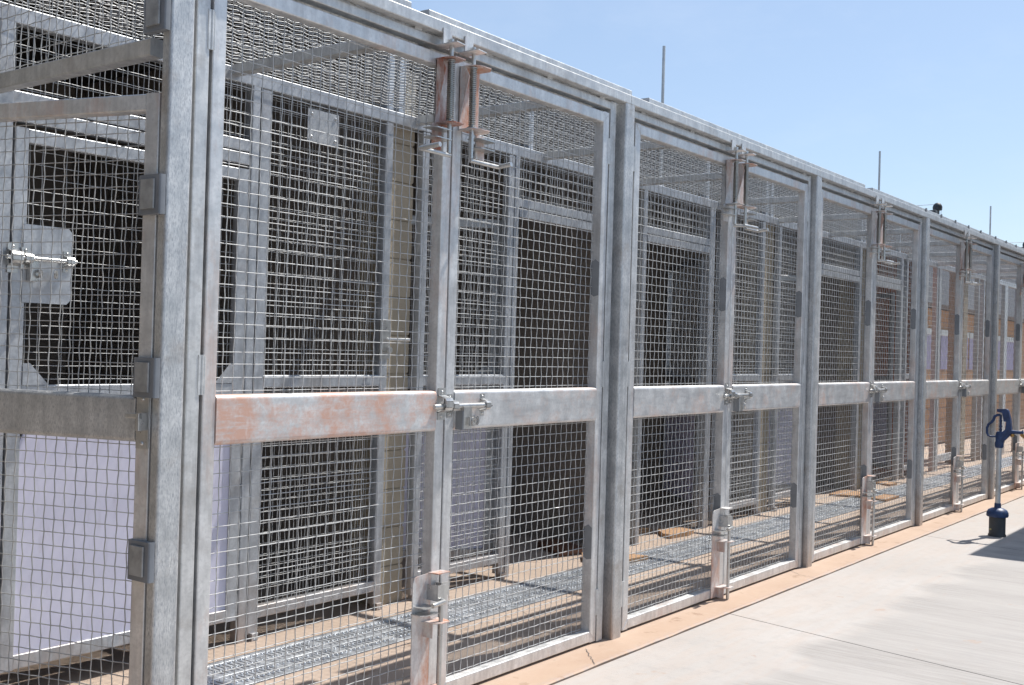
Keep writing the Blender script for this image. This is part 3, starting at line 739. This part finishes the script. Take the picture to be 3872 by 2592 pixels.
# ---------------------------------------------------------------- rods and camera on the roof
for x, z, lab in ((4.965, 3.618, 'leftmost of the three thin grey rods standing above the roof'), (9.79, 3.622, 'thin upright rod above the roof in the middle of the three'), (14.63, 3.612, 'thin upright rod above the roof nearest the right edge')):
    q = MB(); q.tube([(0, 0, 0), (0, 0, z-2.59)], .0115, 8); q.box(-.02, .02, -.02, .02, 0, .02, .002, 2)
    tag(q.build('metal_rod', M_GALV, None, (x, YI+.025, 2.592)), lab, 'rod', 'upright rods above the cage roof')
def roof_cam(loc, lab):
    t = thing('security_camera', lab, 'security camera', loc, 'cameras on the roof')
    q = MB(); q.box(-.26, .16, -.02, .02, -.04, -.012, .003, 0); q.box(-.03, .03, -.02, .02, -.012, .075, .008, 2); q.build('bracket', M_DARKP, t)
    q = MB(); q.box(-.22, -.13, -.04, .05, -.012, .055, .012, 1, seg=3); q.build('junction_box', M_DARKP, t)
    q = MB(); k = 10; rings = []
    for rr, zz in ((.030, .074), (.055, .076), (.058, .115), (.050, .140), (.034, .160), (.018, .168), (.004, .169)):
        rings.append([(rr*math.cos(2*math.pi*i/k), rr*math.sin(2*math.pi*i/k), zz) for i in range(k)])
    q.prof(rings); q.build('hood', M_DARKP, t)
    q = MB(); q.dome((-.035, -.040, .115), (-.66, -.75, 0), .026, .014, 12); q.build('lens', M_GAP, t)
    q = MB(); q.tube([(0, .03, .150), (.0, .36, .148)], .003, 5); q.build('cable', M_GALV, t)
    q = MB(); q.tube([(.05, -.03, .08), (.05, -.03, -.1)], .0025, 5); q.build('cable', M_GALV, t)
    return t
rc = roof_cam((11.98, 1.22, 3.165), 'dark hooded camera on a bracket above the roof between the second and third rods')
rc2 = copy_tree(rc); rc2.location = (16.95, 1.22, 3.165); rc2['label'] = 'dark camera on the roof cut off by the right edge of the photo'

# ---------------------------------------------------------------- yard hydrant
hy = thing('yard_hydrant', 'blue yard hydrant with looped handle on a grey pipe standing on the pavement', 'water hydrant', (7.215, -.64, -.006))
P = lambda x, y: ((268-x)*.000602, 1.012-(y-165)*.000587)
q = MB(); k = 20
def lathe(q, prof, mat=0, cx=0, cy=0):
    q.prof([[(cx+r*math.cos(2*math.pi*i/k), cy+r*math.sin(2*math.pi*i/k), z) for i in range(k)] for r, z in prof], mat)
lathe(q, [(.066, 0), (.068, .012), (.062, .02), (.062, .172)]); q.build('base_pipe', M_DARKP, hy)
q = MB(); q.plate([(-.0645, .028, .052), (-.0645, .045, .050), (-.0645, .046, .062), (-.0645, .030, .064)], (1, 0, 0), .003); q.build('dried_paint_mark', plain('yellowish_mark', (.45, .38, .18), .8), hy)
q = MB(); lathe(q, [(.079, .155), (.083, .165), (.081, .188), (.070, .208), (.045, .222), (.026, .226), (.024, .262)]); q.build('base_cap', M_BLUE, hy)
q = MB(); q.tube([(0, 0, .22), (0, 0, .74)], .0205, 16); q.build('pipe', M_GALV, hy)
q = MB(); pts = [P(x, y) for x, y in ((255, 495), (300, 485), (342, 442), (352, 338), (322, 335), (300, 222), (237, 208), (235, 172), (350, 165), (378, 188), (405, 300), (418, 440), (430, 462), (400, 522), (330, 600), (325, 622), (228, 622), (236, 560), (252, 540))]
q.plate([(-.020, a, z) for a, z in pts], (1, 0, 0), .040)
lathe(q, [(.0265, .700), (.033, .712), (.033, .742), (.028, .752), (.030, .80), (.02, .83)])
q.build('head', M_BLUE, hy)
q = MB(); q.tube([(0, *P(x, y)) for x, y in ((275, 252), (240, 254), (205, 272), (188, 325), (165, 355), (130, 385), (111, 435), (112, 500), (128, 538), (165, 550), (225, 546))], [.011, .011, .011, .011, .011, .010, .010, .010, .009, .008, .007], 10)
q.build('handle', M_BLUE, hy)
q = MB(); q.tube([(0, *P(277, 250)), (0, *P(281, 500))], .009, 10)
for y in (330, 405, 450): a, z = P(280, y); q.tube([(0, a, z-.006), (0, a, z+.006)], .0125, 8)
q.build('lift_rod', M_BLUE, hy)
q = MB(); q.tube([(0, *P(395, 470)), (0, *P(470, 472)), (0, *P(545, 475)), (0, *P(562, 480))], [.018, .014, .0135, .014], 12); q.dome((0, *P(550, 452)), (0, 0, 1), .008, .008); q.build('spout', M_BLUE, hy)
q = MB(); q.tube([(0, *P(535, 492)), (0, *P(560, 520))], .0145, 10); q.tube([(0, *P(563, 522)), (0, *P(592, 552))], .0125, 8); q.tube([(0, *P(588, 545)), (0, *P(600, 560))], .0155, 8)
q.tube([(0, *P(425, 500)), (0, *P(430, 535))], .016, 8); q.build('brass_coupling', M_BRASS, hy)

# red bowl just at the frame edge
bo = MB(); k = 20; lathe(bo, [(.07, 0), (.10, .02), (.125, .12), (.13, .125), (.115, .118), (.08, .03), (.01, .025)])
tag(bo.build('red_bowl', M_RED, None, (11.16, -.30, -.006)), 'red plastic bowl on the pavement at the right edge of the photo', 'bowl')

# unseen building-like block added at the left to darken left-facing steel
kw = thing('kennel_wing', 'grey kennel wing standing left of the cages, outside the photo', 'building', (-8.2, -4, 0))
q = MB(); q.box(0, 4.0, 0, 14, -.02, 4.4, .002, 1); q.build('wall', M_WING, kw)
q = MB(); q.box(-.2, 4.3, -.3, 14.3, 4.4, 4.55, .002, 1); q.build('roof', M_ROOF, kw)
# shed out of frame whose roof corner shades the pavement by the hydrant
sh = thing('storage_shed', 'storage shed standing on the pavement outside the right edge', 'shed', (7.97, -1.19, 0))
q = MB(); q.box(.55, 8, -6, -.45, -.014, 2.9, .002, 0); q.build('wall', M_SHED, sh)
q = MB(); q.box(0, 8.6, -6.5, 0, 2.90, 3.0, .002, 0); q.build('roof', M_GALV, sh)
q = MB(); q.box(2.0, 3.0, -.449, -.42, 0, 2.1, .003, 2); q.build('door', M_GALV, sh)
